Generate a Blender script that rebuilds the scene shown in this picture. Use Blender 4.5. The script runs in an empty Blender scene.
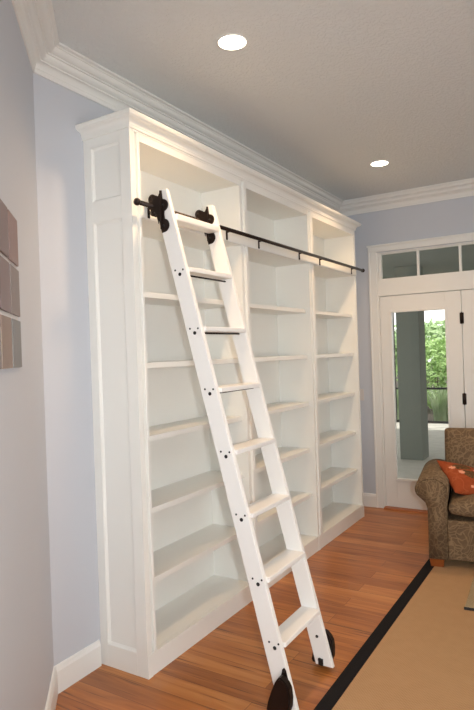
import bpy, bmesh, math, random
from mathutils import Vector, Matrix
C = bpy.context.scene.collection
S = bpy.context.scene
R = math.radians

# ------------------------------------------------------------------ camera
CAM = Vector((2.213, -1.868, 1.5727))
yaw, pitch, roll = 0.5512, -0.0025, -0.0343
fw = Vector((-math.sin(yaw)*math.cos(pitch), math.cos(yaw)*math.cos(pitch), math.sin(pitch)))
rt = Vector((math.cos(yaw), math.sin(yaw), 0))
up = rt.cross(fw)
rt, up = rt*math.cos(roll)+up*math.sin(roll), up*math.cos(roll)-rt*math.sin(roll)
cd = bpy.data.cameras.new('camera')
cam = bpy.data.objects.new('camera', cd); C.objects.link(cam)
cam.matrix_world = Matrix(((rt.x, up.x, -fw.x, CAM.x), (rt.y, up.y, -fw.y, CAM.y), (rt.z, up.z, -fw.z, CAM.z), (0, 0, 0, 1)))
cd.sensor_fit = 'VERTICAL'; cd.sensor_height = 36; cd.sensor_width = 24
cd.lens = 583.3/710*36; cd.clip_start = .05; cd.clip_end = 200
S.camera = cam

# ------------------------------------------------------------------ world and light
S.view_settings.view_transform = 'Standard'; S.view_settings.look = 'None'
S.view_settings.gamma = 1; S.view_settings.use_curve_mapping = False
S.view_settings.exposure = 0.0
w = bpy.data.worlds.new('world'); S.world = w; w.use_nodes = True
wn = w.node_tree; bg = wn.nodes['Background']
bg.inputs[0].default_value = (1.0, .99, .95, 1); bg.inputs[1].default_value = 2.0

def light(name, kind, loc, target, power, col, size=None, sy=None, **kw):
    l = bpy.data.lights.new(name, kind); l.energy = power; l.color = col
    if kind == 'AREA':
        l.size = size
        if sy: l.shape = 'RECTANGLE'; l.size_y = sy
    elif size is not None: l.shadow_soft_size = size
    for k, v in kw.items(): setattr(l, k, v)
    o = bpy.data.objects.new(name, l); C.objects.link(o); o.location = loc
    if target is not None:
        o.rotation_euler = (Vector(target)-Vector(loc)).to_track_quat('-Z', 'Y').to_euler()
    return o
SUN = light('sun', 'SUN', (3, 20, 9), (0, 9, 0), 4.5, (1, .97, .9), angle=R(3))
SUN.rotation_euler = Vector((-.45, -.35, -.85)).to_track_quat('-Z', 'Y').to_euler()
# the camera's own flash, mounted beside the lens
FL = CAM + rt*.14 + up*.02 - fw*.03
light('flash', 'SPOT', FL, FL + fw + rt*.02 - up*.06, 155, (.97, .985, 1.0), .03, spot_size=R(98), spot_blend=1.0)
# added area lamps: daylight fill at the unseen right and back windows
light('daylight_fill_right', 'AREA', (5.45, -1.6, 1.5), (0, -1.6, 1.6), 42, (.93, .965, 1.0), 3.4, 1.7)
light('daylight_fill_back', 'AREA', (3.9, -5.35, 1.5), (3.0, 0, 1.7), 78, (.90, .96, 1.0), 2.6, 1.7)
WARM = (1.0, .66, .38)
CAN_POWER = 66

# ------------------------------------------------------------------ materials
def mat(name, col, rough=.5, metal=0.0, spec=.5, bump=None, emit=None, var=None):
    m = bpy.data.materials.new(name); m.use_nodes = True
    n = m.node_tree; b = n.nodes['Principled BSDF']
    b.inputs['Base Color'].default_value = (*col, 1); b.inputs['Roughness'].default_value = rough
    b.inputs['Metallic'].default_value = metal; b.inputs['Specular IOR Level'].default_value = spec
    tc = n.nodes.new('ShaderNodeTexCoord')
    if var:
        nz = n.nodes.new('ShaderNodeTexNoise'); nz.inputs['Scale'].default_value = var[0]; nz.inputs['Detail'].default_value = 5
        n.links.new(tc.outputs['Object'], nz.inputs['Vector'])
        mx = n.nodes.new('ShaderNodeMix'); mx.data_type = 'RGBA'
        mx.inputs[6].default_value = (*col, 1); mx.inputs[7].default_value = (*var[1], 1)
        n.links.new(nz.outputs['Fac'], mx.inputs[0]); n.links.new(mx.outputs[2], b.inputs['Base Color'])
    if bump:
        nz = n.nodes.new('ShaderNodeTexNoise'); nz.inputs['Scale'].default_value = bump[0]; nz.inputs['Detail'].default_value = 4
        n.links.new(tc.outputs['Object'], nz.inputs['Vector'])
        bp = n.nodes.new('ShaderNodeBump'); bp.inputs['Strength'].default_value = bump[1]; bp.inputs['Distance'].default_value = bump[2]
        n.links.new(nz.outputs['Fac'], bp.inputs['Height']); n.links.new(bp.outputs[0], b.inputs['Normal'])
    if emit:
        b.inputs['Emission Color'].default_value = (*emit[0], 1); b.inputs['Emission Strength'].default_value = emit[1]
    return m
def lin(r, g, b):
    f = lambda c: ((c/255+.055)/1.055)**2.4 if c > 10 else c/255/12.92
    return (f(r), f(g), f(b))

M_WALL = mat('blue grey wall paint', lin(193, 197, 204), .6, bump=(180, .08, .002))
M_CEIL = mat('ceiling texture paint', lin(222, 226, 226), .8)
def ceil_bump(m):
    n = m.node_tree; b = n.nodes['Principled BSDF']; tc = n.nodes['Texture Coordinate']
    nz = n.nodes.new('ShaderNodeTexNoise'); nz.inputs['Scale'].default_value = 42; nz.inputs['Detail'].default_value = 5; nz.inputs['Roughness'].default_value = .55
    nz.inputs['Distortion'].default_value = .8
    n.links.new(tc.outputs['Object'], nz.inputs['Vector'])
    cr = n.nodes.new('ShaderNodeValToRGB'); cr.color_ramp.elements[0].position = .44; cr.color_ramp.elements[1].position = .56
    n.links.new(nz.outputs['Fac'], cr.inputs[0])
    bp = n.nodes.new('ShaderNodeBump'); bp.inputs['Strength'].default_value = .5; bp.inputs['Distance'].default_value = .006
    n.links.new(cr.outputs[0], bp.inputs['Height']); n.links.new(bp.outputs[0], b.inputs['Normal'])
ceil_bump(M_CEIL)
M_TRIM = mat('white trim paint', lin(228, 228, 224), .35)
M_CAB = mat('cabinet white lacquer', lin(237, 237, 231), .3)
M_LADDER = mat('ladder white lacquer', lin(238, 237, 233), .3)
M_IRON = mat('oil rubbed bronze', lin(44, 34, 30), .42, .6, bump=(60, .1, .001))
M_BLACK = mat('black rubber', lin(22, 20, 20), .6)
M_PORCH = mat('porch stucco grey green', lin(106, 111, 103), .85, bump=(90, .3, .004))
M_PORCHC = mat('porch ceiling', lin(120, 124, 118), .9)
M_CONC = mat('porch pavers', lin(206, 202, 192), .7, var=(6, lin(172, 168, 160)), bump=(40, .2, .004))
M_SOIL = mat('dark mulch', lin(52, 44, 36), .95, bump=(30, .8, .02))
M_LAWN = mat('lawn', lin(86, 128, 50), .9, var=(3, lin(120, 150, 70)), bump=(60, .8, .02))
M_BARK = mat('bark', lin(90, 78, 66), .9, bump=(25, .7, .02))
M_WOODF = mat('sofa foot wood', lin(150, 82, 34), .35, var=(12, lin(120, 60, 24)))
M_THRESH = mat('threshold oak', lin(176, 108, 62), .35, var=(9, lin(150, 84, 46)))
M_SWITCH = mat('switch plate', lin(206, 200, 196), .4)
M_LENS = mat('downlight lens', (1, 1, 1), .4, emit=((1.0, .86, .68), 14))
M_TEAL = mat('dark teal cushion fabric', lin(58, 66, 68), .9, bump=(300, .3, .001))

def leafmat(name, a, b_):
    m = mat(name, a, .6, var=(4, b_)); n = m.node_tree; p = n.nodes['Principled BSDF']
    p.inputs['Transmission Weight'].default_value = 0
    return m
M_LEAF = leafmat('shrub leaves', lin(120, 160, 86), lin(176, 206, 130))
M_LEAF2 = leafmat('tree leaves', lin(120, 156, 100), lin(190, 214, 160))
M_BLADE = leafmat('grass blades', lin(84, 120, 70), lin(214, 228, 190))

def glass_mat(name, tint=(1, 1, 1)):
    m = bpy.data.materials.new(name); m.use_nodes = True; n = m.node_tree; n.nodes.clear()
    out = n.nodes.new('ShaderNodeOutputMaterial'); mx = n.nodes.new('ShaderNodeMixShader')
    fr0 = n.nodes.new('ShaderNodeFresnel'); fr0.inputs[0].default_value = 1.5
    ge = n.nodes.new('ShaderNodeNewGeometry'); fr = n.nodes.new('ShaderNodeMix'); fr.data_type = 'FLOAT'
    n.links.new(ge.outputs['Backfacing'], fr.inputs[0]); n.links.new(fr0.outputs[0], fr.inputs[2]); fr.inputs[3].default_value = 0.0
    t = n.nodes.new('ShaderNodeBsdfTransparent'); t.inputs[0].default_value = (*tint, 1)
    g = n.nodes.new('ShaderNodeBsdfGlossy'); g.inputs['Roughness'].default_value = .0
    n.links.new(fr.outputs[0], mx.inputs[0]); n.links.new(t.outputs[0], mx.inputs[1]); n.links.new(g.outputs[0], mx.inputs[2])
    n.links.new(mx.outputs[0], out.inputs[0]); return m
M_GLASS = glass_mat('window glass', (.985, .99, .985))
M_TGLASS = glass_mat('table glass', (.86, .93, .88))

def floor_mat():
    m = bpy.data.materials.new('wood plank floor'); m.use_nodes = True; n = m.node_tree; L = n.links
    b = n.nodes['Principled BSDF']; b.inputs['Roughness'].default_value = .3
    tc = n.nodes.new('ShaderNodeTexCoord')
    br = n.nodes.new('ShaderNodeTexBrick'); br.inputs['Scale'].default_value = 1
    br.offset = .37; br.offset_frequency = 2; br.squash = 1
    br.inputs['Brick Width'].default_value = 1.35; br.inputs['Row Height'].default_value = .125
    br.inputs['Mortar Size'].default_value = .0012; br.inputs['Mortar Smooth'].default_value = .3; br.inputs['Bias'].default_value = 0
    br.inputs['Color1'].default_value = (0, 0, 0, 1); br.inputs['Color2'].default_value = (1, 1, 1, 1); br.inputs['Mortar'].default_value = (.5, .5, .5, 1)
    L.new(tc.outputs['Object'], br.inputs['Vector'])
    # per-plank random offset for grain
    sep = n.nodes.new('ShaderNodeSeparateXYZ'); L.new(tc.outputs['Object'], sep.inputs[0])
    dv = n.nodes.new('ShaderNodeMath'); dv.operation = 'DIVIDE'; dv.inputs[1].default_value = .125; L.new(sep.outputs[1], dv.inputs[0])
    fl = n.nodes.new('ShaderNodeMath'); fl.operation = 'FLOOR'; L.new(dv.outputs[0], fl.inputs[0])
    ml = n.nodes.new('ShaderNodeMath'); ml.operation = 'MULTIPLY'; ml.inputs[1].default_value = 7.31; L.new(fl.outputs[0], ml.inputs[0])
    ax = n.nodes.new('ShaderNodeMath'); ax.operation = 'MULTIPLY_ADD'; ax.inputs[1].default_value = 3.0; L.new(br.outputs['Color'], ax.inputs[0]); L.new(ml.outputs[0], ax.inputs[2])
    sx = n.nodes.new('ShaderNodeMath'); sx.operation = 'MULTIPLY'; sx.inputs[1].default_value = 1.3; L.new(sep.outputs[0], sx.inputs[0])
    sy = n.nodes.new('ShaderNodeMath'); sy.operation = 'MULTIPLY'; sy.inputs[1].default_value = 16; L.new(sep.outputs[1], sy.inputs[0])
    cb = n.nodes.new('ShaderNodeCombineXYZ'); L.new(sx.outputs[0], cb.inputs[0]); L.new(sy.outputs[0], cb.inputs[1]); L.new(ax.outputs[0], cb.inputs[2])
    nz = n.nodes.new('ShaderNodeTexNoise'); nz.inputs['Scale'].default_value = 1.6; nz.inputs['Detail'].default_value = 6; nz.inputs['Distortion'].default_value = .6
    L.new(cb.outputs[0], nz.inputs['Vector'])
    ad = n.nodes.new('ShaderNodeMath'); ad.operation = 'MULTIPLY_ADD'; ad.inputs[1].default_value = .30
    sb = n.nodes.new('ShaderNodeMath'); sb.operation = 'MULTIPLY'; sb.inputs[1].default_value = .70
    L.new(br.outputs['Color'], ad.inputs[0]); L.new(nz.outputs['Fac'], sb.inputs[0]); L.new(sb.outputs[0], ad.inputs[2])
    cr = n.nodes.new('ShaderNodeValToRGB'); e = cr.color_ramp.elements
    e[0].position = .12; e[0].color = (*lin(104, 54, 26), 1); e[1].position = .85; e[1].color = (*lin(212, 150, 88), 1)
    x = e.new(.3); x.color = (*lin(150, 88, 42), 1); x = e.new(.55); x.color = (*lin(184, 116, 58), 1)
    L.new(ad.outputs[0], cr.inputs[0])
    # dark mineral streaks
    sx2 = n.nodes.new('ShaderNodeMath'); sx2.operation = 'MULTIPLY'; sx2.inputs[1].default_value = 2.2; L.new(sep.outputs[0], sx2.inputs[0])
    sy2 = n.nodes.new('ShaderNodeMath'); sy2.operation = 'MULTIPLY'; sy2.inputs[1].default_value = 60; L.new(sep.outputs[1], sy2.inputs[0])
    cb2 = n.nodes.new('ShaderNodeCombineXYZ'); L.new(sx2.outputs[0], cb2.inputs[0]); L.new(sy2.outputs[0], cb2.inputs[1]); L.new(ax.outputs[0], cb2.inputs[2])
    nz2 = n.nodes.new('ShaderNodeTexNoise'); nz2.inputs['Scale'].default_value = 1.0; nz2.inputs['Detail'].default_value = 2
    L.new(cb2.outputs[0], nz2.inputs['Vector'])
    cr2 = n.nodes.new('ShaderNodeValToRGB'); cr2.color_ramp.elements[0].position = .63; cr2.color_ramp.elements[1].position = .72
    L.new(nz2.outputs['Fac'], cr2.inputs[0])
    mx = n.nodes.new('ShaderNodeMix'); mx.data_type = 'RGBA'; mx.inputs[7].default_value = (*lin(70, 38, 24), 1)
    sc_ = n.nodes.new('ShaderNodeMath'); sc_.operation = 'MULTIPLY'; sc_.inputs[1].default_value = .75; L.new(cr2.outputs[0], sc_.inputs[0])
    L.new(sc_.outputs[0], mx.inputs[0]); L.new(cr.outputs[0], mx.inputs[6])
    mx2 = n.nodes.new('ShaderNodeMix'); mx2.data_type = 'RGBA'; mx2.inputs[7].default_value = (*lin(92, 50, 30), 1)
    L.new(br.outputs['Fac'], mx2.inputs[0]); L.new(mx.outputs[2], mx2.inputs[6]); L.new(mx2.outputs[2], b.inputs['Base Color'])
    bp = n.nodes.new('ShaderNodeBump'); bp.inputs['Strength'].default_value = .12; bp.inputs['Distance'].default_value = .002
    L.new(nz.outputs['Fac'], bp.inputs['Height']); L.new(bp.outputs[0], b.inputs['Normal'])
    return m
M_FLOOR = floor_mat()

def weave_mat(name, c1, c2, scale=160, bump=.5):
    m = bpy.data.materials.new(name); m.use_nodes = True; n = m.node_tree; L = n.links
    b = n.nodes['Principled BSDF']; b.inputs['Roughness'].default_value = .9; b.inputs['Specular IOR Level'].default_value = .2
    tc = n.nodes.new('ShaderNodeTexCoord')
    ck = n.nodes.new('ShaderNodeTexChecker'); ck.inputs['Scale'].default_value = scale
    ck.inputs['Color1'].default_value = (*c1, 1); ck.inputs['Color2'].default_value = (*c2, 1)
    L.new(tc.outputs['Object'], ck.inputs['Vector'])
    nz = n.nodes.new('ShaderNodeTexNoise'); nz.inputs['Scale'].default_value = 14; nz.inputs['Detail'].default_value = 8; L.new(tc.outputs['Object'], nz.inputs['Vector'])
    mx = n.nodes.new('ShaderNodeMix'); mx.data_type = 'RGBA'; mx.blend_type = 'OVERLAY'; mx.inputs[0].default_value = .25
    L.new(ck.outputs[0], mx.inputs[6]); L.new(nz.outputs['Color'], mx.inputs[7]); 
    hs = n.nodes.new('ShaderNodeMix'); hs.data_type = 'RGBA'; L.new(nz.outputs['Fac'], hs.inputs[0])
    hs.inputs[6].default_value = (*c1, 1); L.new(ck.outputs[0], hs.inputs[7])
    L.new(hs.outputs[2], b.inputs['Base Color'])
    bp = n.nodes.new('ShaderNodeBump'); bp.inputs['Strength'].default_value = bump; bp.inputs['Distance'].default_value = .002
    L.new(ck.outputs['Fac'], bp.inputs['Height']); L.new(bp.outputs[0], b.inputs['Normal'])
    return m
M_RUG = weave_mat('sisal weave', lin(184, 148, 110), lin(162, 126, 88), 130)
M_RUGB = weave_mat('black rug binding', lin(26, 23, 24), lin(18, 16, 17), 200)

def vine_mat(name, base, dark, vine, scale=11, lw=.055):
    m = bpy.data.materials.new(name); m.use_nodes = True; n = m.node_tree; L = n.links
    b = n.nodes['Principled BSDF']; b.inputs['Roughness'].default_value = .85; b.inputs['Specular IOR Level'].default_value = .25
    tc = n.nodes.new('ShaderNodeTexCoord')
    nz = n.nodes.new('ShaderNodeTexNoise'); nz.inputs['Scale'].default_value = 5; nz.inputs['Detail'].default_value = 3; L.new(tc.outputs['Object'], nz.inputs['Vector'])
    mp = n.nodes.new('ShaderNodeVectorMath'); mp.operation = 'MULTIPLY_ADD'; mp.inputs[1].default_value = (.3, .3, .3)
    L.new(nz.outputs['Color'], mp.inputs[0]); L.new(tc.outputs['Object'], mp.inputs[2])
    vo = n.nodes.new('ShaderNodeTexVoronoi'); vo.feature = 'DISTANCE_TO_EDGE'; vo.inputs['Scale'].default_value = scale; L.new(mp.outputs[0], vo.inputs['Vector'])
    cr = n.nodes.new('ShaderNodeValToRGB'); cr.color_ramp.elements[0].position = lw*.5; cr.color_ramp.elements[1].position = lw
    cr.color_ramp.elements[0].color = (1, 1, 1, 1); cr.color_ramp.elements[1].color = (0, 0, 0, 1); L.new(vo.outputs['Distance'], cr.inputs[0])
    nz2 = n.nodes.new('ShaderNodeTexNoise'); nz2.inputs['Scale'].default_value = 30; nz2.inputs['Detail'].default_value = 4; L.new(tc.outputs['Object'], nz2.inputs['Vector'])
    mx = n.nodes.new('ShaderNodeMix'); mx.data_type = 'RGBA'; mx.inputs[6].default_value = (*base, 1); mx.inputs[7].default_value = (*dark, 1); L.new(nz2.outputs['Fac'], mx.inputs[0])
    mx2 = n.nodes.new('ShaderNodeMix'); mx2.data_type = 'RGBA'; mx2.inputs[7].default_value = (*vine, 1)
    L.new(cr.outputs[0], mx2.inputs[0]); L.new(mx.outputs[2], mx2.inputs[6]); L.new(mx2.outputs[2], b.inputs['Base Color'])
    bp = n.nodes.new('ShaderNodeBump'); bp.inputs['Strength'].default_value = .3; bp.inputs['Distance'].default_value = .003
    L.new(cr.outputs[0], bp.inputs['Height']); L.new(bp.outputs[0], b.inputs['Normal'])
    return m
M_SOFA = vine_mat('brown vine upholstery', lin(118, 96, 72), lin(88, 72, 55), lin(132, 110, 82), 26, .10)
M_PILLOW = vine_mat('rust pillow fabric', lin(160, 76, 38), lin(142, 62, 30), lin(164, 82, 44), 5, .03)
M_PAISLEY = vine_mat('dark motif fabric', lin(88, 66, 40), lin(66, 48, 30), lin(120, 84, 48), 40, .12)
M_PEACH = mat('peach motif fabric', lin(226, 156, 122), .9)
TILES = [mat('art panel '+nm, a, .45, var=(7, b)) for nm, a, b in (
    ('mauve', lin(128, 106, 104), lin(104, 86, 84)), ('taupe', lin(138, 122, 116), lin(108, 98, 94)), ('rosy', lin(142, 112, 106), lin(120, 98, 92)),
    ('grey', lin(124, 120, 116), lin(104, 104, 102)), ('brown', lin(148, 124, 108), lin(118, 98, 86)))]

# ------------------------------------------------------------------ mesh helpers
def bm_(): return bmesh.new()
def box(bm, x0, x1, y0, y1, z0, z1, bev=0.0, seg=2, mtx=None):
    g = bmesh.ops.create_cube(bm, size=1)
    vs = g['verts']
    for v in vs:
        v.co = Vector((x0 if v.co.x < 0 else x1, y0 if v.co.y < 0 else y1, z0 if v.co.z < 0 else z1))
    if bev > 0:
        es = {e for v in vs for e in v.link_edges}
        r = bmesh.ops.bevel(bm, geom=list(es), offset=bev, segments=seg, affect='EDGES', profile=.6)
        vs = list({v for f in r['faces'] for v in f.verts} | {v for v in vs if v.is_valid})
    if mtx is not None: bmesh.ops.transform(bm, matrix=mtx, verts=vs)
    return vs
def prism(bm, pts, a, b, axis='y', bev=0):
    """pts: 2D outline; extruded from a to b on axis."""
    def P(p, t):
        if axis == 'y': return Vector((p[0], t, p[1]))
        if axis == 'x': return Vector((t, p[0], p[1]))
        return Vector((p[0], p[1], t))
    A = [bm.verts.new(P(p, a)) for p in pts]; B = [bm.verts.new(P(p, b)) for p in pts]
    fs = [bm.faces.new(A), bm.faces.new(B)]
    k = len(pts)
    for i in range(k): fs.append(bm.faces.new((A[i], A[(i+1) % k], B[(i+1) % k], B[i])))
    bmesh.ops.recalc_face_normals(bm, faces=fs)
    if bev:
        es = [e for f in fs[:2] for e in f.edges]
        bmesh.ops.bevel(bm, geom=es, offset=bev, segments=2, affect='EDGES')
    return A+B
def tube(bm, p0, p1, r, n=16, r2=None):
    p0 = Vector(p0); p1 = Vector(p1); d = p1-p0
    g = bmesh.ops.create_cone(bm, cap_ends=True, segments=n, radius1=r, radius2=r if r2 is None else r2, depth=d.length)
    q = Vector((0, 0, 1)).rotation_difference(d.normalized()).to_matrix().to_4x4()
    bmesh.ops.transform(bm, matrix=Matrix.Translation((p0+p1)/2) @ q, verts=g['verts'])
    return g['verts']
def lathe(bm, prof, origin, axis='z', n=24, caps=True):
    """prof: list of (radius, t)."""
    rings = []
    for r, t in prof:
        ring = []
        for i in range(n):
            a = 2*math.pi*i/n; c, s = math.cos(a)*r, math.sin(a)*r
            p = {'z': (c, s, t), 'y': (c, t, s), 'x': (t, c, s)}[axis]
            ring.append(bm.verts.new(Vector(origin)+Vector(p)))
        rings.append(ring)
    fs = []
    for a, b in zip(rings, rings[1:]):
        for i in range(n): fs.append(bm.faces.new((a[i], a[(i+1) % n], b[(i+1) % n], b[i])))
    if caps: fs.append(bm.faces.new(rings[0])); fs.append(bm.faces.new(rings[-1]))
    bmesh.ops.recalc_face_normals(bm, faces=fs)
def obj(name, bm, m, parent=None, smooth=False, mods=()):
    me = bpy.data.meshes.new(name); bm.normal_update(); bm.to_mesh(me); bm.free()
    o = bpy.data.objects.new(name, me); C.objects.link(o)
    for x in (m if isinstance(m, (list, tuple)) else [m]): me.materials.append(x)
    if smooth:
        for p in me.polygons: p.use_smooth = True
    for kind, kw in mods:
        md = o.modifiers.new(kind.lower(), kind)
        for k, v in kw.items(): setattr(md, k, v)
    if parent is not None: o.parent = parent; o.matrix_parent_inverse = parent_inv(parent)
    return o
def parent_inv(p):
    M = Matrix.Identity(4); x = p
    while x is not None:
        M = Matrix.LocRotScale(x.location, x.rotation_euler, x.scale) @ (x.matrix_parent_inverse if x.parent else Matrix.Identity(4)) if False else M
        x = x.parent
    return M
def tag(o, label, cat, group=None, kind=None):
    o['label'] = label; o['category'] = cat
    if group: o['group'] = group
    if kind: o['kind'] = kind
    return o
def thing(name, label, cat, loc=(0, 0, 0), rz=0, group=None):
    o = bpy.data.objects.new(name, None); C.objects.link(o); o.location = loc; o.rotation_euler = (0, 0, rz)
    o.empty_display_size = .1
    return tag(o, label, cat, group)
def struct(name, bm, m, parent=None, smooth=False, mods=()):
    o = obj(name, bm, m, parent, smooth, mods)
    if parent is None: o['kind'] = 'structure'
    return o
def shift(bm, v): bmesh.ops.translate(bm, verts=bm.verts, vec=Vector(v))
def copy_tree(o, parent=None):
    c = o.copy(); C.objects.link(c)
    if parent is not None: c.parent = parent
    for ch in list(o.children): copy_tree(ch, c)
    return c

# ------------------------------------------------------------------ room shell
H = 3.05; L = 3.765; TH = .7522
DL = Vector((math.sin(TH), -math.cos(TH), 0)); NL = Vector((math.cos(TH), math.sin(TH), 0))
SL = 3.4
PT = [((DL*SL).x, (DL*SL).y-.010), (0, -.010), (0, L), (5.6, L), (5.6, -5.5), ((DL*SL).x, -5.5)]
NAMES = ['left', 'back', 'far', 'right', 'behind', 'side']
def off_pt(i, o):
    """point at vertex i moved o into the room (mitred)"""
    a = Vector(PT[i-1]); b = Vector(PT[i]); c = Vector(PT[(i+1) % len(PT)])
    d1 = (b-a).normalized(); d2 = (c-b).normalized()
    n1 = Vector((d1.y, -d1.x)); n2 = Vector((d2.y, -d2.x))
    k = o/(1+n1.dot(n2)); return b + (n1+n2)*k
def run(name, i, prof, m, s0=None, s1=None):
    """sweep a closed profile (offset, z) along wall i (vertex i to i+1); s0/s1 cut distances"""
    bm = bm_(); j = (i+1) % len(PT); d = (Vector(PT[j])-Vector(PT[i])).normalized(); n = Vector((d.y, -d.x))
    A = []; B = []
    for o, z in prof:
        p = off_pt(i, o) if s0 is None else Vector(PT[i])+d*s0+n*o
        r = off_pt(j, o) if s1 is None else Vector(PT[i])+d*s1+n*o
        A.append(bm.verts.new((p.x, p.y, z))); B.append(bm.verts.new((r.x, r.y, z)))
    k = len(prof)
    for t in range(k): bm.faces.new((A[t], A[(t+1) % k], B[(t+1) % k], B[t]))
    bm.faces.new(A); bm.faces.new(B); bmesh.ops.recalc_face_normals(bm, faces=bm.faces)
    return struct(name, bm, m)

# floor and ceiling: polygons of the room
OUT = [off_pt(i, -.12) for i in range(6)]
for nm, z0, z1, m in (('floor', -.1, 0, M_FLOOR), ('ceiling', H, H+.12, M_CEIL)):
    bm = bm_(); prism(bm, [tuple(p) for p in (OUT if nm == 'ceiling' else [off_pt(i, -.02) for i in range(6)])], z0, z1, 'z'); struct(nm, bm, m)
def wall(i, holes=()):
    j = (i+1) % 6; a = Vector(PT[i]); b = Vector(PT[j]); d = (b-a).normalized(); n = Vector((d.y, -d.x)); Ln = (b-a).length
    bm = bm_()
    def seg(s0, s1, z0, z1):
        def P(s, o):
            if s == 0: return off_pt(i, o)
            if s == Ln: return off_pt(j, o)
            return a+d*s+n*o
        q = [P(s0, 0), P(s1, 0), P(s1, -.119), P(s0, -.119)]
        prism(bm, [tuple(x) for x in q], z0, z1, 'z')
    s = 0
    for h0, h1, z0, z1 in holes:
        seg(s, h0, 0, H)
        if z0 > 0: seg(h0, h1, 0, z0)
        seg(h0, h1, z1, H); s = h1
    seg(s, Ln, 0, H)
    return struct('wall_'+NAMES[i], bm, M_WALL)
wall(0); wall(1)
wall(2, [(.40, 1.955, 0, 2.515)])
wall(3, [(3.6, 7.2, .6, 2.4)])
wall(4, [(.4, 3.0, .6, 2.4)])
wall(5)

# crown mouldings, mitred at the corners
def crown_prof(h=.126, p=.128):
    pts = [(0, H-h), (.008, H-h), (.012, H-h+.010), (.012, H-h+.020)]
    for t in range(6):                                  # lower cove
        a = R(90*t/5); pts.append((.014+.020*(1-math.cos(a)), H-h+.022+.026*math.sin(a)))
    pts += [(.040, H-h+.049), (.040, H-h+.055)]
    for t in range(6):                                  # middle ogee
        a = R(90*t/5); pts.append((.042+.024*math.sin(a), H-h+.056+.020*(1-math.cos(a))))
    pts += [(.068, H-h+.079), (.076, H-h+.079), (.076, H-h+.086)]
    for t in range(7):                                  # upper ogee
        a = R(90*t/6); pts.append((.076+.030*math.sin(a), H-h+.086+.022*(1-math.cos(a))))
    pts += [(.112, H-.016), (.112, H-.012), (p, H-.010), (p, H-.0005), (0, H-.0005)]
    return pts
for i in range(6): run('trim_%d' % (i+1), i, crown_prof(), M_TRIM)
BASE = [(0, 0.0005), (.016, .0005), (.016, .105), (.012, .116), (.010, .127), (.006, .131), (0, .131)]
run('baseboard_left', 0, BASE, M_TRIM)
run('baseboard_back', 1, BASE, M_TRIM, None, .290)
run('baseboard_end', 1, BASE, M_TRIM, 3.412, None)
run('baseboard_far', 2, BASE, M_TRIM, None, .325)
run('baseboard_door', 2, BASE, M_TRIM, 2.03, None)
run('baseboard_right', 3, BASE, M_TRIM); run('baseboard_behind', 4, BASE, M_TRIM); run('baseboard_side', 5, BASE, M_TRIM)

# door and transom wall
DX0, DX1, DZT = .40, 1.955, 2.515
bm = bm_()                                               # casing round the whole opening
def casing_leg(x0, x1):
    box(bm, x0, x1, L-.018, L-.0005, .0005, DZT+.01, .003)
    box(bm, x0-.004 if x0 < 1 else x1-.012, x0+.012 if x0 < 1 else x1+.004, L-.026, L-.0005, .0005, DZT+.01, .003)
casing_leg(.326, .402); casing_leg(1.953, 2.029)
box(bm, .320, 2.035, L-.020, L-.0005, DZT+.005, 2.578, .003)
box(bm, .312, 2.043, L-.034, L-.0005, 2.572, 2.590, .004)
struct('trim_7', bm, M_TRIM)
bm = bm_()                                               # jambs, head between doors and transom, sill side
box(bm, DX0-.0, DX0+.014, L, L+.1195, .0005, DZT, .001); box(bm, DX1-.014, DX1, L, L+.1195, .0005, DZT, .001)
box(bm, DX0+.014, DX1-.014, L-.006, L+.1195, 2.086, 2.225, .002)
box(bm, DX0+.014, DX1-.014, L+.0, L+.1195, DZT-.008, DZT-.0005, .001)
struct('trim_8', bm, M_TRIM)

# transom window
bm = bm_(); X0, X1 = .415, 1.940
box(bm, X0, X1, L+.012, L+.05, 2.226, 2.256, .003); box(bm, X0, X1, L+.012, L+.05, 2.494, 2.506, .002)
box(bm, X0, .442, L+.012, L+.05, 2.2565, 2.4935, .002); box(bm, 1.913, X1, L+.012, L+.05, 2.2565, 2.4935, .002)
win = struct('window_1', bm, M_TRIM)
for x in (.796, 1.1775, 1.559):
    bm = bm_(); box(bm, x-.011, x+.011, L+.014, L+.046, 2.2565, 2.4935, .002); obj('glazing_bar', bm, M_TRIM, win)
bm = bm_(); box(bm, .44, 1.915, L+.028, L+.032, 2.2545, 2.4955); obj('glass_pane', bm, M_GLASS, win)

def door_leaf(name, x0, x1, g0, g1):
    bm = bm_(); y0, y1 = L+.004, L+.046
    box(bm, x0, g0, y0, y1, .022, 2.082, .002); box(bm, g1, x1, y0, y1, .022, 2.082, .002)
    box(bm, g0+.0003, g1-.0003, y0, y1, .022, .302, .0); box(bm, g0+.0003, g1-.0003, y0, y1, 1.918, 2.082, .0)
    d = struct(name, bm, M_TRIM)
    bm = bm_(); w_ = .022                                # moulded glazing bead
    for (a, b, c, e) in ((g0-w_, g0, .302-w_, 1.918+w_), (g1, g1+w_, .302-w_, 1.918+w_), (g0, g1, .302-w_, .302), (g0, g1, 1.918, 1.918+w_)):
        box(bm, a, b, y0-.010, y0-.0003, c, e, .004)
    obj('glazing_bead', bm, M_TRIM, d)
    bm = bm_(); box(bm, g0-.004, g1+.004, L+.022, L+.027, .298, 1.922); obj('glass_pane', bm, M_GLASS, d)
    return d
D1 = door_leaf('door_1', .417, 1.1745, .530, 1.030)
D2 = door_leaf('door_2', 1.1805, 1.938, 1.325, 1.825)
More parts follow.
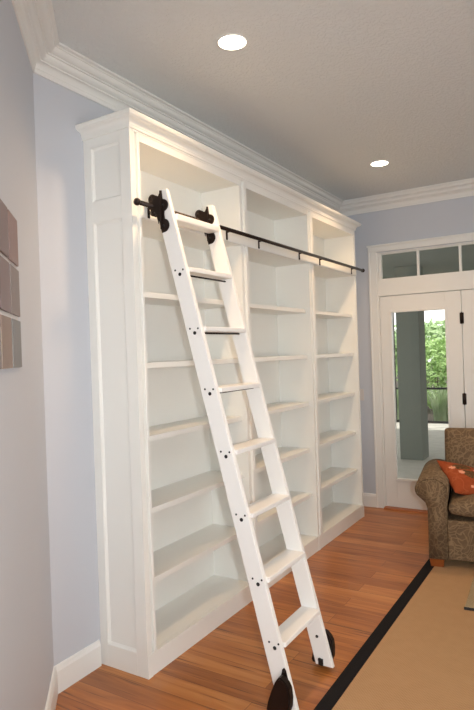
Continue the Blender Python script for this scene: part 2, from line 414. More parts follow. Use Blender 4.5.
for z in (1.827, 1.085, .30):
    bm = bm_(); tube(bm, (1.1775, L-.004, z-.052), (1.1775, L-.004, z+.052), .0062, 12)
    for zz in (z-.056, z+.053): tube(bm, (1.1775, L-.004, zz), (1.1775, L-.004, zz+.003), .0075, 12)
    box(bm, 1.160, 1.1775, L+.0012, L+.0038, z-.05, z+.05); box(bm, 1.1775, 1.195, L+.0012, L+.0038, z-.05, z+.05)
    obj('hinge', bm, M_IRON, D2, True)
bm = bm_(); tube(bm, (1.895, L-.05, .96), (1.895, L-.05, .9601+.0), .02) if False else None
box(bm, 1.872, 1.908, L-.004, L+.0038, .88, 1.08, .004); obj('escutcheon', bm, M_IRON, D2)
bm = bm_(); tube(bm, (1.89, L-.004, .95), (1.89, L-.05, .95), .009); box(bm, 1.78, 1.9, L-.06, L-.045, .942, .958, .005); obj('lever_handle', bm, M_IRON, D2)
bm = bm_(); prism(bm, [(L-.055, .0008), (L-.045, .016), (L+.0, .021), (L+.118, .021), (L+.118, .0008)], DX0+.006, DX1-.006, 'x'); struct('trim_9', bm, M_THRESH)

# two unseen windows, added right of and behind the camera to admit daylight
def side_window(name, p0, p1, nrm, z0=.6, z1=2.4, n=3):
    p0 = Vector((*p0, 0)); p1 = Vector((*p1, 0)); d = (p1-p0); ln = d.length; d.normalize(); ang = math.atan2(d.y, d.x)
    root_m = Matrix.Translation(p0) @ Matrix.Rotation(ang, 4, 'Z')
    bm = bm_()
    for k in range(n+1):
        c = ln*k/n; c = min(max(c, .025), ln-.025); box(bm, c-.025, c+.025, .03, .08, z0, z1)
    box(bm, 0, ln, .03, .08, z0, z0+.05); box(bm, 0, ln, .03, .08, z1-.05, z1)
    bmesh.ops.transform(bm, matrix=root_m, verts=bm.verts); o = struct(name, bm, M_TRIM)
    bm = bm_(); box(bm, .01, ln-.01, .05, .055, z0+.01, z1-.01); bmesh.ops.transform(bm, matrix=root_m, verts=bm.verts); obj('glass_pane', bm, M_GLASS, o)
side_window('window_2', (5.6, L-3.6), (5.6, L-7.2), None)
side_window('window_3', (5.6-.4, -5.5), (5.6-3.0, -5.5), None, n=2)

# ------------------------------------------------------------------ downlights
def can(x, y, label):
    t = thing('downlight', label, 'ceiling light', (x, y, H), 0, 'recessed ceiling lights')
    bm = bm_(); lathe(bm, [(.066, -.0005), (.076, -.0005), (.075, -.003), (.070, -.005), (.066, -.004)], (0, 0, 0), 'z', 32, False); obj('trim_ring', bm, M_TRIM, t, True)
    bm = bm_(); lathe(bm, [(.0655, -.001), (.0655, -.003), (.0, -.0045)], (0, 0, 0), 'z', 32)
    obj('lens', bm, M_LENS, t, True)
    l = light('downlight_lamp', 'SPOT', (x, y, H-.03), (x, y, 0), CAN_POWER, WARM, .05, spot_size=R(140), spot_blend=1.0)
    return t
can(.787, .506, 'lit recessed ceiling light above the ladder, the nearer and larger of two')
can(.787, 2.72, 'lit recessed ceiling light near the far wall, the smaller of two')
for x, y in ((.9, -3.6), (3.1, -1.7), (3.1, .5), (3.1, 2.7), (4.6, .5), (4.6, 2.7)):  # ceiling lamps assumed out of view, added without fixtures
    if x < 1: x = 3.1; y = -4.0
    light('unseen_room_lamp', 'SPOT', (x, y, H-.03), (x, y, 0), CAN_POWER*.18, WARM, .05, spot_size=R(150), spot_blend=.75)

# ------------------------------------------------------------------ bookcase
D = .313; YA, YB = .294, 3.408; CH = 2.756
OPEN = [(.367, 1.318), (1.406, 2.345), (2.442, 3.372)]
TOPZ = 2.642; BZ = .112
bk = thing('bookcase', 'tall white built-in bookcase of three open shelved bays along the wall', 'bookcase', (0, 0, 0))
# back panel, top, interior walls
bm = bm_(); box(bm, .001, .018, YA+.02, YB-.02, .001, 2.70); obj('back_panel', bm, M_CAB, bk)
bm = bm_(); box(bm, .018, D-.02, YA+.022, YB-.022, TOPZ, TOPZ+.02); obj('top_panel', bm, M_CAB, bk)
for y0, y1 in ((YA+.022, .3665), (1.3185, 1.4055), (2.3455, 2.4415), (3.3725, YB-.022)):
    bm = bm_(); box(bm, .0182, D-.0205, y0, y1, .001, TOPZ-.0005); obj('partition' if .5 < y0 < 3 else 'inner_side', bm, M_CAB, bk)
# panelled ends
def end_panel(y, s):
    """outer face at y, s = -1 faces -y"""
    bm = bm_(); t = .020
    ya, yb = (y, y+t) if s < 0 else (y-t, y)
    X0, X1 = .0005, D
    z0, z1 = .001, CH-.01
    rails = [(z0, .112), (2.262, 2.366), (2.640, z1)]
    box(bm, X0, .050, ya, yb, z0, z1, .0); box(bm, .247, X1, ya, yb, z0, z1, .0015)
    for a, b in rails: box(bm, .0503, .2467, ya, yb, a, b)
    o = obj('end_panel', bm, M_CAB, bk)
    # recessed field with stepped moulding
    bm = bm_(); rec = .012; w_ = .013
    for a, b in ((.112, 2.262), (2.366, 2.640)):
        ff = (y+rec, y+t) if s < 0 else (y-t, y-rec)
        box(bm, .0505, .2465, *ff, a+.0003, b-.0003)
    obj('panel_field', bm, M_CAB, o)
    bm = bm_()
    for a, b in ((.112, 2.262), (2.366, 2.640)):        # mitred stepped moulding round each field
        prof = [(0, .0015), (.003, .0015), (.004, .0045), (w_, rec-.001), (w_, rec+.0002), (0, rec+.0002)]
        x0_, x1_, z0_, z1_ = .0504, .2466, a+.0002, b-.0002; rings = []
        for sx_, sz_, X_, Z_ in ((1, 1, x0_, z0_), (-1, 1, x1_, z0_), (-1, -1, x1_, z1_), (1, -1, x0_, z1_)):
            rings.append([bm.verts.new((X_+sx_*u, y-s*v, Z_+sz_*u)) for u, v in prof])
        for k in range(4):
            A, B = rings[k], rings[(k+1) % 4]
            for i in range(len(prof)): bm.faces.new((A[i], A[(i+1) % len(prof)], B[(i+1) % len(prof)], B[i]))
    bmesh.ops.recalc_face_normals(bm, faces=bm.faces)
    obj('panel_moulding', bm, M_CAB, o)
end_panel(YA, -1); end_panel(YB, 1)
# vertical face stiles with a routed groove and a bead
def stile(y0, y1, g0, g1):
    bm = bm_(); x0, x1 = D-.020, D
    P = [(y0, x0), (y0, x1-.001), (y0+.001, x1), (g0, x1), (g0+.002, x1-.014), (g1-.002, x1-.014), (g1, x1-.001), (g1+.003, x1+.001), (y1-.003, x1+.001), (y1, x1-.002), (y1, x0)]
    A = [bm.verts.new((b, a, BZ+.0005 if True else 0)) for a, b in P]; B = [bm.verts.new((b, a, 2.68)) for a, b in P]
    k = len(P)
    for i in range(k): bm.faces.new((A[i], A[(i+1) % k], B[(i+1) % k], B[i]))
    bm.faces.new(A); bm.faces.new(B); bmesh.ops.recalc_face_normals(bm, faces=bm.faces)
    obj('stile', bm, M_CAB, bk)
stile(YA+.0205, .367, .330, .348)
stile(1.318, 1.406, 1.345, 1.372)
stile(2.345, 2.442, 2.368, 2.398)
stile(3.372, YB-.0205, 3.376, 3.381)
# top frieze, rail board, base
bm = bm_()
for a, b in OPEN: box(bm, D-.0195, D, a+.0003, b-.0003, TOPZ, 2.72)
box(bm, D-.018, D+.002, YA+.02, YB-.02, 2.6805, 2.735)
obj('frieze', bm, M_CAB, bk)
bm = bm_(); box(bm, D-.016, D+.006, .352, 3.405, 2.260, 2.3205, .002); obj('rail_board', bm, M_CAB, bk)
bm = bm_(); box(bm, D-.019, D+.0008, YA+.0003, YB-.0003, .0005, BZ-.010, .001)
for y in (.2945, 2.352, 3.372): box(bm, D-.018, D+.004, y, y+.035, .0005, BZ-.001, .0008)
box(bm, D-.019, D+.0004, YA+.036, YB-.036, BZ-.0104, BZ-.0006)
obj('base_board', bm, M_CAB, bk)
# shelves: fixed ones (bottom and behind the rail board) and the adjustable ones, in each bay
for a, b in OPEN:
    bm = bm_(); box(bm, .0184, D-.020, a-.0002, b+.0002, BZ-.022, BZ); obj('fixed_shelf', bm, M_CAB, bk)
    bm = bm_(); box(bm, .0184, D-.0165, a+.0003, b-.0003, 2.262, 2.3195); obj('fixed_shelf', bm, M_CAB, bk)
    for z in (.452, .805, 1.170, 1.541, 1.902):
        bm = bm_(); box(bm, .0186, D-.036, a+.001, b-.001, z-.028, z, .0015); obj('shelf', bm, M_CAB, bk)
# crown on the front and the two ends, mitred
def cab_crown():
    hz = CH-2.690; p = .052
    prof = [(.0, 2.690), (.007, 2.690), (.009, 2.697), (.009, 2.702)]
    for t in range(7):
        a = R(90*t/6); prof.append((.011+.026*(1-math.cos(a)), 2.704+.026*math.sin(a)))
    prof += [(.040, 2.732)]
    for t in range(5):
        a = R(90*t/4); prof.append((.041+.009*math.sin(a), 2.734+.010*(1-math.cos(a))))
    prof += [(p, 2.747), (p, CH), (.0, CH)]
    path = [((0, 1), lambda o: (.0005, YA-o)), ((0, 1), lambda o: (D+o, YA-o)), ((0, 1), lambda o: (D+o, YB+o)), ((0, 1), lambda o: (.0005, YB+o))]
    bm = bm_(); rings = []
    for _, f in path: rings.append([bm.verts.new((*f(o), z)) for o, z in prof])
    k = len(prof)
    for a, b in zip(rings, rings[1:]):
        for i in range(k): bm.faces.new((a[i], a[(i+1) % k], b[(i+1) % k], b[i]))
    bm.faces.new(rings[0]); bm.faces.new(rings[-1]); bmesh.ops.recalc_face_normals(bm, faces=bm.faces)
    obj('crown_moulding', bm, M_CAB, bk)
    bm = bm_(); box(bm, .001, D-.001, YA+.001, YB-.001, CH-.012, CH-.001); obj('top_cover', bm, M_CAB, bk)
cab_crown()

# ------------------------------------------------------------------ ladder rail
BRK = (.409, 1.137, 1.533, 2.157, 2.543, 3.265)
RX, RZ, RR = .360, 2.317, .0115
rl = thing('ladder_rail', 'dark bronze ladder rail running along the front of the white bookcase', 'rail')
bm = bm_(); tube(bm, (RX, .290, RZ), (RX, 3.460, RZ), RR, 20); obj('rail_tube', bm, M_IRON, rl, True)
for y, s in ((.290, -1), (3.460, 1)):
    bm = bm_(); lathe(bm, [(.010, 0), (.0165, .003*s), (.0185, .010*s), (.0165, .018*s), (.009, .024*s), (.0, .026*s)] if s > 0 else [(.010, 0), (.0165, -.003), (.0185, -.010), (.0165, -.018), (.009, -.024), (.0, -.026)], (RX, y, RZ), 'y', 20)
    obj('end_cap', bm, M_IRON, rl, True)
for y in BRK:
    bm = bm_()
    box(bm, D+.0062, D+.0125, y-.007, y+.007, 2.266, RZ+.002, .002)
    tube(bm, (D+.008, y, RZ-.004), (RX, y, RZ), .0055, 12)
    tube(bm, (D+.012, y, 2.274), (D+.0145, y, 2.274), .004, 10)
    obj('bracket', bm, M_IRON, rl)

# ------------------------------------------------------------------ rolling ladder
def fx(z): return .473+(2.378-z)*.2593
ZT, ZB = 2.378, .027; WD = .090
ld = thing('rolling_ladder', 'white rolling library ladder leaning on the dark rail of the bookcase', 'ladder', (1.03, .57, 0))
LO = ld.location
def lobj(name, bm, m, parent=None, smooth=False, mods=()):
    """parts of the ladder are modelled in room coordinates and stored relative to its foot"""
    if parent is None or parent is ld: shift(bm, -LO); return obj(name, bm, m, ld, smooth, mods)
    shift(bm, -LO); return obj(name, bm, m, parent, smooth, mods)
def stile_l(y0, y1):
    bm = bm_()
    P = [(fx(ZB)-WD, ZB), (fx(ZB), ZB), (fx(ZT), ZT), (fx(ZT)-.040, ZT+.002), (.418, 2.345), (.402, 2.318)]
    prism(bm, P, y0, y1, 'y', .0025)
    return lobj('stile', bm, M_LADDER)
SLf = stile_l(.362, .387); SRt = stile_l(.760, .785)
BOLT = [(.539, 1.959), (.614, 1.676), (.688, 1.391), (.765, 1.105), (.836, .825), (.911, .548), (.984, .282)]
TRD = [1.992, 1.705, 1.418, 1.134, .852, .575, .303]
for k, (xb, zb) in enumerate(BOLT):
    zt = TRD[k]
    bm = bm_(); xf = fx(zt)+.014
    vs = box(bm, fx(zt)-.086, xf, .3865, .7605, zt-.023, zt, .006, 3)
    lobj('tread', bm, M_LADDER)
    bm = bm_(); tube(bm, (xb, .386, zb), (xb, .761, zb), .0045, 12); lobj('support_rod', bm, M_IRON, None, True)
    for y, s, st in ((.362, -1, SLf), (.785, 1, SRt)):
        bm = bm_()
        lathe(bm, [(.0085, 0), (.0085, .002*s), (.006, .0035*s), (.0, .004*s)], (xb, y, zb), 'y', 14)
        for dx in (-.024, .022): lathe(bm, [(.0048, 0), (.0048, .0015*s), (.0, .0022*s)], (xb-.003+dx, y, zb+.021), 'y', 10)
        lobj('bolt_set', bm, M_BLACK, st, True)
bm = bm_(); box(bm, fx(2.26)-.062, fx(2.26)+.012, .3865, .7605, 2.226, 2.259, .010, 3); lobj('top_rung', bm, M_LADDER)
# roller hooks on the rail
def hook(ye, yw, nm='roller_hook'):
    """plate lies on the face at ye (facing -y), thickness outward"""
    t = .006; x0 = .447
    P = [(x0, 2.374)]
    def arc(cx, cz, r, a0, a1, n=10):
        for i in range(n+1):
            a = R(a0+(a1-a0)*i/n); P.append((cx+r*math.cos(a), cz+r*math.sin(a)))
    P.append((x0+.004, 2.335))
    arc(x0+.008, 2.301, .029, 88, -78)
    P.append((x0+.012, 2.255))
    arc(x0+.008, 2.203, .033, 78, -96)
    P.append((x0-.004, 2.168)); P.append((x0-.012, 2.20)); P.append((x0-.020, 2.24))
    P.append((.424, 2.215)); P.append((.412, 2.262)); P.append((.400, 2.285)); P.append((.396, 2.318))
    arc(.410, 2.332, .015, 190, 80, 5)
    P.append((x0-.020, 2.350)); P.append((x0-.010, 2.368))
    bm = bm_(); prism(bm, P, ye-t, ye, 'y', .001)
    h = lobj(nm, bm, M_IRON)
    for cx, cz, r in ((RX, RZ+RR+.0235, .024), (RX+.004, RZ-RR-.0195, .019)):
        bm = bm_(); yc = yw
        lathe(bm, [(0, -.005), (r*.35, -.004), (r*.4, -.001), (r, .001), (r, .006), (r*.78, .010), (r*.78, .018), (r, .022), (r, .027), (r*.35, .028)], (cx, yc, cz), 'y', 24)
        lobj('wheel', bm, M_IRON, h, True)
    bm = bm_(); arm_ = [(RX-.008, RZ-.030), (RX+.018, RZ-.034), (fx(2.24)-.075, 2.235), (fx(2.33)-.060, 2.345), (RX+.014, RZ+.052), (RX-.010, RZ+.045)]
    prism(bm, arm_, yw-.0035, yw-.0005, 'y'); lobj('axle_plate', bm, M_IRON, h)
    for cx, cz in ((x0+.010, 2.301), (x0+.010, 2.203)):
        bm = bm_(); lathe(bm, [(.006, 0), (.006, -.002), (0, -.004)], (cx, ye-t, cz), 'y', 12); lobj('screw', bm, M_BLACK, h, True)
    bm = bm_(); box(bm, x0-.006, x0+.001, ye-t-.008, ye-t, 2.185, 2.372, .002); lobj('flange', bm, M_IRON, h)
hook(.362, .3905); hook(.760, .7885)
# casters at the foot
def caster(yf, s):
    """yf: outer face of the stile, s: outward direction"""
    ya, yb = sorted((yf, yf+s*.004))
    bm = bm_()
    P = [(1.018, .198), (1.027, .208), (1.036, .198), (1.040, .182), (1.062, .10), (1.064, .062), (1.040, .040), (.995, .040), (.985, .07), (1.004, .15), (1.016, .184)]
    prism(bm, P, ya, yb, 'y', .0008); h = lobj('caster', bm, M_IRON)
    yc = yf+s*.026
    # hood over the wheel
    bm = bm_(); n = 14; r0 = .058; cx, cz = 1.020, .052
    hood = [(1.028, .182), (1.040, .176), (1.056, .162), (1.068, .140), (1.072, .10), (1.069, .060), (1.058, .034), (1.03, .020), (.962, .014), (.955, .028), (.962, .060), (.980, .110), (1.000, .155), (1.014, .176)]
    ya, yb = sorted((yf+s*.0042, yf+s*.044)); prism(bm, hood, ya, yb, 'y', .006); lobj('wheel_hood', bm, M_IRON, h)
    bm = bm_(); k = -1 if s < 0 else 1
    cx = 1.008; cz = .0445; lathe(bm, [(.02, k*.006), (.040, k*.008), (.0435, k*.014), (.0435, k*.034), (.040, k*.040), (.02, k*.042)], (cx, yf, cz), 'y', 28); lobj('wheel', bm, M_BLACK, h, True)
    bm = bm_(); lathe(bm, [(.012, 0), (.012, k*.006), (.0, k*.008)], (1.024, yf+k*.004, .188), 'y', 12) if False else lathe(bm, [(.006, 0), (.006, k*.004), (.0, k*.005)], (1.027, yf+k*.004, .194), 'y', 12)
    lobj('screw', bm, M_BLACK, h, True)
caster(.362, -1); caster(.785, 1)
bm = bm_(); box(bm, 1.008, 1.034, .754, .760, .030, .062, .003); tube(bm, (1.018, .755, .058), (1.018, .747, .058), .008, 12)
lobj('foot_clip', bm, M_BLACK, SRt)
bm = bm_(); lathe(bm, [(.0075, 0), (.0075, -.002), (0, -.0035)], (1.004, .760, .166), 'y', 14); lobj('bolt', bm, M_BLACK, SRt, True)

# ------------------------------------------------------------------ light switch
sw = thing('light_switch', 'cream light switch plate on the blue wall between bookcase and door', 'switch', (.190, L, 1.117))
bm = bm_(); box(bm, -.036, .036, -.006, -.0005, -.058, .058, .002); obj('plate', bm, M_SWITCH, sw)
bm = bm_(); box(bm, -.016, .016, -.010, -.0062, -.033, .033, .002); obj('rocker', bm, M_SWITCH, sw)

# ------------------------------------------------------------------ wall art on the angled wall
art = thing('wall_art', 'grid of muted mauve and taupe square panels on the left wall', 'wall art', (DL.x*.962, DL.y*.962-.0102, 1.8065), 0)
art.rotation_euler = (0, 0, math.atan2(-DL.y, -DL.x))     # local +x runs to the room corner, local -y faces ... see below
# local axes: x along the wall towards the corner; the room side is local -y
sgn = -1 if (Matrix.Rotation(art.rotation_euler.z, 3, 'Z') @ Vector((0, -1, 0))).dot(NL) > 0 else 1
bm = bm_(); box(bm, -.27, .27, *sorted((sgn*.0006, sgn*.004)), -.25, .25); obj('backing', bm, M_SWITCH, art)
for r_ in range(3):
    for c in range(3):
        x1 = .275-c*.184; x0 = x1-.167; z1 = .2635-r_*.1785; z0 = z1-.1625
        bm = bm_(); box(bm, x0, x1, *sorted((sgn*.0042, sgn*.012)), z0, z1, .002)
        obj('art_tile', bm, TILES[(2, 0, 3, 1, 0, 2, 3, 4, 1)[r_*3+c]], art)

# ------------------------------------------------------------------ rug
rg = thing('area_rug', 'tan woven area rug with a wide black border on the wood floor', 'rug', (1.122, -1.2, 0))
RW, RLn = 2.5, 4.6
bm = bm_(); box(bm, .069, RW-.069, .069, RLn-.069, .0008, .009); obj('woven_field', bm, M_RUG, rg)
bm = bm_()
for a in ((0, .0688, 0, RLn), (RW-.0688, RW, 0, RLn), (.069, RW-.069, 0, .0688), (.069, RW-.069, RLn-.0688, RLn)): box(bm, *a, .0008, .011, .002)
obj('border', bm, M_RUGB, rg)

# ------------------------------------------------------------------ sofa
SA = R(9)
sf = thing('sofa', 'brown vine patterned sofa with rolled arm and wooden feet beside the door', 'sofa', (1.161, 2.357, .0115), SA)
SW, SDp = 1.95, .90
def arm(x0, s):
    """x0 outer side of the column, s=+1 left arm, column towards +x"""
    bm = bm_(); P = []
    cx, cz, r, rz = x0+s*.034, .545, .117, .092
    xi = x0+s*.130
    P.append((xi, .055)); P.append((x0, .055)); P.append((x0+s*.002, .30)); P.append((x0, .41)); P.append((x0-s*.012, .45))
    for i in range(13):
        a = R(205-i*15.2); P.append((cx+s*r*math.cos(a), cz+rz*math.sin(a)))
    P.append((xi+s*.012, .50)); P.append((xi, .42))
    prism(bm, P, .0, SDp-.16, 'y', .010)
    o = obj('arm', bm, M_SOFA, sf, True, [('SUBSURF', {'levels': 1, 'render_levels': 1})] if False else ())
    # welt round the front face of the roll
    bm = bm_(); pts = [Vector((cx+s*(r-.012)*math.cos(R(205-i*12)), -.002, cz+(rz-.012)*math.sin(R(205-i*12)))) for i in range(22)]
    for a, b in zip(pts, pts[1:]): tube(bm, a, b, .0045, 8)
    obj('welt', bm, M_SOFA, o, True)
arm(0, 1); arm(SW, -1)
for me_ in [o.data for o in sf.children if o.name.startswith('arm')]:
    pass
bm = bm_(); box(bm, .131, SW-.131, .012, SDp-.10, .055, .335, .012); obj('base', bm, M_SOFA, sf)
def cushion(x0, x1, y0, y1, z0, z1, crown=.03, name='seat_cushion', tilt=0, m=None, parent=None):
    bm = bm_(); nx, ny = 14, 12; cx, cy = (x0+x1)/2, (y0+y1)/2
    g = {}
    for side in (0, 1):
        for i in range(nx+1):
            for j in range(ny+1):
                u = i/nx*2-1; v = j/ny*2-1
                e = (1-abs(u)**4)**.5*(1-abs(v)**4)**.5
                zc = (z0+z1)/2; h = (z1-z0)/2
                ex = 1-.018*(1-abs(v)**2)*0
                puff = h*(.55+.45*e)+crown*max(0, (1-u*u)*(1-v*v))
                z = zc+(puff if side else -puff*.9)
                x = cx+(x1-x0)/2*u; y = cy+(y1-y0)/2*v
                g[side, i, j] = bm.verts.new((x, y, z))
    for side in (0, 1):
        for i in range(nx):
            for j in range(ny):
                q_ = [g[side, i, j], g[side, i+1, j], g[side, i+1, j+1], g[side, i, j+1]]
                bm.faces.new(q_ if side else q_[::-1])
    for i in range(nx):
        for j in (0, ny): bm.faces.new((g[0, i, j], g[0, i+1, j], g[1, i+1, j], g[1, i, j]))
    for j in range(ny):
        for i in (0, nx): bm.faces.new((g[0, i, j], g[0, i, j+1], g[1, i, j+1], g[1, i, j]))
    bmesh.ops.recalc_face_normals(bm, faces=bm.faces)
    return bm
mid = SW/2
for x0, x1 in ((.137, mid-.003), (mid+.003, SW-.137)):
    bm = cushion(x0, x1, -.012, .62, .343, .492, .022)
    obj('seat_cushion', bm, M_SOFA, sf, True, [('SUBSURF', {'levels': 1, 'render_levels': 1})])
    # back cushion: built flat then stood up and leaned
    w_ = x1-x0+.03; bm = cushion(-w_/2-(.03 if x0 < .5 else 0), w_/2, -.24, .24, -.085, .085, .045)
    mt = Matrix.Translation(((x0+x1)/2, .635, .668)) @ Matrix.Rotation(R(78), 4, 'X')
    bmesh.ops.transform(bm, matrix=mt, verts=bm.verts)
    obj('back_cushion', bm, M_SOFA, sf, True, [('SUBSURF', {'levels': 1, 'render_levels': 1})])
bm = bm_(); prism(bm, [(.70, .055), (SDp, .055), (SDp, .78), (.86, .82), (.77, .80), (.72, .5)], .131, SW-.131, 'x', .012); obj('back', bm, M_SOFA, sf, True) if False else obj('back', bm, M_SOFA, sf)
for x, y in ((.004, .004), (SW-.104, .004), (.004, SDp-.17), (SW-.104, SDp-.17)):
    bm = bm_(); g = bmesh.ops.create_cube(bm, size=1)
    for v in g['verts']:
        top = v.co.z > 0; k = 0 if top else .008
        v.co = Vector((x+k if v.co.x < 0 else x+.1-k, y+k if v.co.y < 0 else y+.1-k, .0545 if top else .0))
    obj('foot', bm, M_WOODF, sf)

# throw pillow resting against the arm and back cushion
def pillow():
    bm = bm_(); n = 40; a = .190; g = {}
    for side in (0, 1):
        for i in range(n+1):
            for j in range(n+1):
                u = i/n*2-1; v = j/n*2-1
                pin = 1-.10*((1-u*u)*abs(v)**3+(1-v*v)*abs(u)**3)  # sides curve in
                h = .075*(max(0, (1-u*u)*(1-v*v)))**.55
                if side and (i in (0, n) or j in (0, n)): g[1, i, j] = g[0, i, j]; continue
                g[side, i, j] = bm.verts.new((a*u*(1-.09*(1-v*v)), a*v*(1-.09*(1-u*u)), h if side else -h))
    for side in (0, 1):
        for i in range(n):
            for j in range(n):
                q_ = [g[side, i, j], g[side, i+1, j], g[side, i+1, j+1], g[side, i, j+1]]
                f = bm.faces.new(q_ if side else q_[::-1])
                cu = (i+.5)/n*2-1; cv = (j+.5)/n*2-1
                if side:
                    for mx_, my_, rx_, ry_, an in ((-.28, .42, .44, .22, 10), (.02, -.12, .50, .26, -15), (.55, .45, .34, .2, 30), (.2, -.68, .4, .16, 10)):
                        du, dv = cu-mx_, cv-my_; c_, s_ = math.cos(R(an)), math.sin(R(an))
                        uu, vv = (du*c_+dv*s_)/rx_, (-du*s_+dv*c_)/ry_
                        if uu*uu+vv*vv < 1: f.material_index = 1
                        if (uu+1.05)**2+vv*vv*.4 < .07: f.material_index = 2
    bmesh.ops.recalc_face_normals(bm, faces=bm.faces)
    return bm
pl = obj('throw_pillow', pillow(), [M_PILLOW, M_PAISLEY, M_PEACH], None, True, [('SUBSURF', {'levels': 1, 'render_levels': 1})])
tag(pl, 'rust orange throw pillow with dark paisley motifs leaning on the sofa', 'pillow')
def sofa_pt(u, v, z): 
    return Vector((1.161+u*math.cos(SA)-v*math.sin(SA), 2.357+u*math.sin(SA)+v*math.cos(SA), z))
pT, pB, pR = sofa_pt(.045, .36, .705), sofa_pt(.200, .07, .530), sofa_pt(.335, .55, .605)
ex_ = (pR-pT).normalized(); ey_ = (pT-pB); ey_ = (ey_-ex_*ey_.dot(ex_)).normalized(); ez_ = ex_.cross(ey_); pc_ = (pB+pR)/2
pl.matrix_world = Matrix(((ex_.x, ey_.x, ez_.x, pc_.x), (ex_.y, ey_.y, ez_.y, pc_.y), (ex_.z, ey_.z, ez_.z, pc_.z), (0, 0, 0, 1)))

# ------------------------------------------------------------------ coffee table, only its glass corner shows
tb = thing('coffee_table', 'low glass topped coffee table with dark edge in front of the sofa', 'table', (1.690, .826, .0095), R(4))
bm = bm_(); box(bm, 0, 1.1, 0, .62, .402, .412, .002); obj('glass_top', bm, M_TGLASS, tb)
bm = bm_()
for a in ((-.003, 1.103, -.003, 0), (-.003, 1.103, .62, .623)): box(bm, *a, .401, .413)
obj('edge_band', bm, M_BLACK, tb)
bm = bm_(); lathe(bm, [(.20, 0), (.20, .02), (.06, .05), (.045, .20), (.06, .37), (.16, .400)], (.75, .31, 0), 'z', 32); obj('pedestal', bm, M_WOODF, tb, True)

# ------------------------------------------------------------------ porch and garden outside
bm = bm_(); box(bm, -6, 8, L+.125, 10.9, -.16, -.05); struct('floor_porch', bm, M_CONC)
bm = bm_(); box(bm, -6, 8, L+.125, 11.0, 2.75, 2.9); struct('ceiling_porch', bm, M_PORCHC)
bm = bm_(); box(bm, -30, 30, 10.91, 45, -.5, -.12); struct('ground_garden', bm, M_SOIL)
bm = bm_(); box(bm, -.255, .068, 6.60, 6.955, -.049, 2.749, .004); cl = obj('porch_column', bm, M_PORCH); tag(cl, 'square grey green porch column seen through the glass door', 'column')
sc = thing('porch_screen', 'dark framed screen enclosure at the outer edge of the porch', 'screen', (0, 10.8, -.05))
for x in (-4.6, -3.05, -1.55, .35, 2.0, 3.6, 5.2):
    bm = bm_(); box(bm, x-.025, x+.025, -.03, .03, .0005, 2.79); obj('post', bm, M_BLACK, sc)
for z in (.03, .742, 2.77):
    bm = bm_(); box(bm, -6, 8, -.02, .02, z-.022, z+.022); obj('rail', bm, M_BLACK, sc)

def foliage(name, label, cat, loc, rx, ry, rz_, nleaf, ls, m, seed, group, trunk=0, kind=None):
    r = random.Random(seed); t = thing(name, label, cat, loc, 0, group); bm = bm_()
    for _ in range(nleaf):
        th = r.uniform(0, 2*math.pi); ph = math.acos(r.uniform(-1, 1)); k = r.uniform(.55, 1)**.6
        lump = 1+.18*math.sin(3*th+seed)*math.sin(2*ph)+.1*math.sin(7*th)
        c = Vector((rx*k*lump*math.sin(ph)*math.cos(th), ry*k*lump*math.sin(ph)*math.sin(th), trunk+rz_+rz_*k*math.cos(ph)*lump))
        d = Vector((r.gauss(0, 1), r.gauss(0, 1), r.gauss(0, .7))).normalized(); e = d.orthogonal().normalized(); s = ls*r.uniform(.6, 1.3)
        f = e.cross(d)
        vs = [bm.verts.new(c+d*s), bm.verts.new(c+e*s*.45+f*s*.1), bm.verts.new(c-d*s), bm.verts.new(c-e*s*.45+f*s*.1)]
        bm.faces.new(vs)
    obj('foliage', bm, m, t)
    bm = bm_(); tube(bm, (0, 0, 0), (0, 0, max(trunk+rz_*.9, .2)), .02+trunk*.06, 8, .012+trunk*.03)
    for i in range(5):
        a = i*1.3; tube(bm, (0, 0, trunk+rz_*.4), (rx*.55*math.cos(a), ry*.55*math.sin(a), trunk+rz_*1.1), .012+trunk*.02, 6, .006)
    obj('stem' if not trunk else 'trunk', bm, M_BARK, t)
    return t
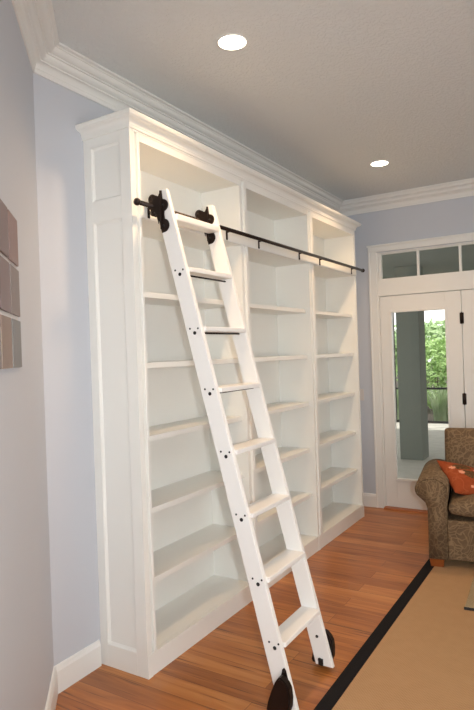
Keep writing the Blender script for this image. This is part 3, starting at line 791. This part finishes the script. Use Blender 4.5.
def grass(loc, h, n, seed, label, spread=.5):
    r = random.Random(seed); t = thing('grass_clump', label, 'plant', loc, 0, 'ornamental grasses beyond the porch'); bm = bm_()
    for _ in range(n):
        a = r.uniform(0, 2*math.pi); ln = h*r.uniform(.75, 1.15); out = r.uniform(.25, 1)*spread; w_ = r.uniform(.006, .014)
        d = Vector((math.cos(a), math.sin(a), 0)); s = Vector((-d.y, d.x, 0)); prev = None; b0 = d*r.uniform(0, .2)
        for i in range(6):
            k = i/5; p = b0+d*out*k**1.6+Vector((0, 0, ln*(k-.38*k**3))); ww = w_*(1-k)+.001
            pr = (bm.verts.new(p-s*ww), bm.verts.new(p+s*ww))
            if prev: bm.faces.new((prev[0], prev[1], pr[1], pr[0]))
            prev = pr
    obj('blades', bm, M_BLADE, t)
    bm = bm_(); lathe(bm, [(.09, 0), (.07, .05), (.0, .09)], (0, 0, 0), 'z', 10); obj('crown', bm, M_BARK, t)
for i, (x, y, lb) in enumerate(((-.80, 11.75, 'arching grass clump seen through the right part of the door glass'), (-1.95, 11.8, 'arching grass clump at the left edge of the door glass beside the column'),
        (.36, 11.8, 'arching grass clump outside behind the right-hand door leaf'), (1.52, 11.75, 'arching grass clump outside farthest to the right'), (-3.1, 11.8, 'arching grass clump outside farthest to the left'))):
    grass((x, y, -.12), 1.15, 210, 20+i, lb, .46)
for i, (x, y, rx, rz_, lb) in enumerate(((-1.45, 14.4, 1.1, .95, 'bright rounded shrub behind the grasses in the right part of the door glass'), (-4.2, 14.8, 1.2, 1.0, 'bright rounded shrub outside left of the porch column'), (1.3, 14.6, 1.1, .9, 'bright rounded shrub outside behind the right-hand door leaf'))):
    foliage('garden_shrub', lb, 'shrub', (x, y, -.12), rx, rx*.8, rz_, 3200, .07, M_LEAF, 50+i, 'garden shrubs behind the grasses')
for i, (x, y, rx, rz_, tr, lb) in enumerate(((-2.9, 20.5, 2.0, 1.1, .45, 'pale leafy tree at the garden end in the right part of the door glass'), (-7.6, 21, 2.0, 1.6, .9, 'pale leafy tree at the garden end left of the porch column'), (1.9, 20.5, 1.9, 1.45, .9, 'pale leafy tree at the garden end behind the right-hand door leaf'))):
    foliage('garden_tree', lb, 'tree', (x, y, -.12), rx, rx*.8, rz_, 4200, .12, M_LEAF2, 80+i, 'trees at the back of the garden', tr)
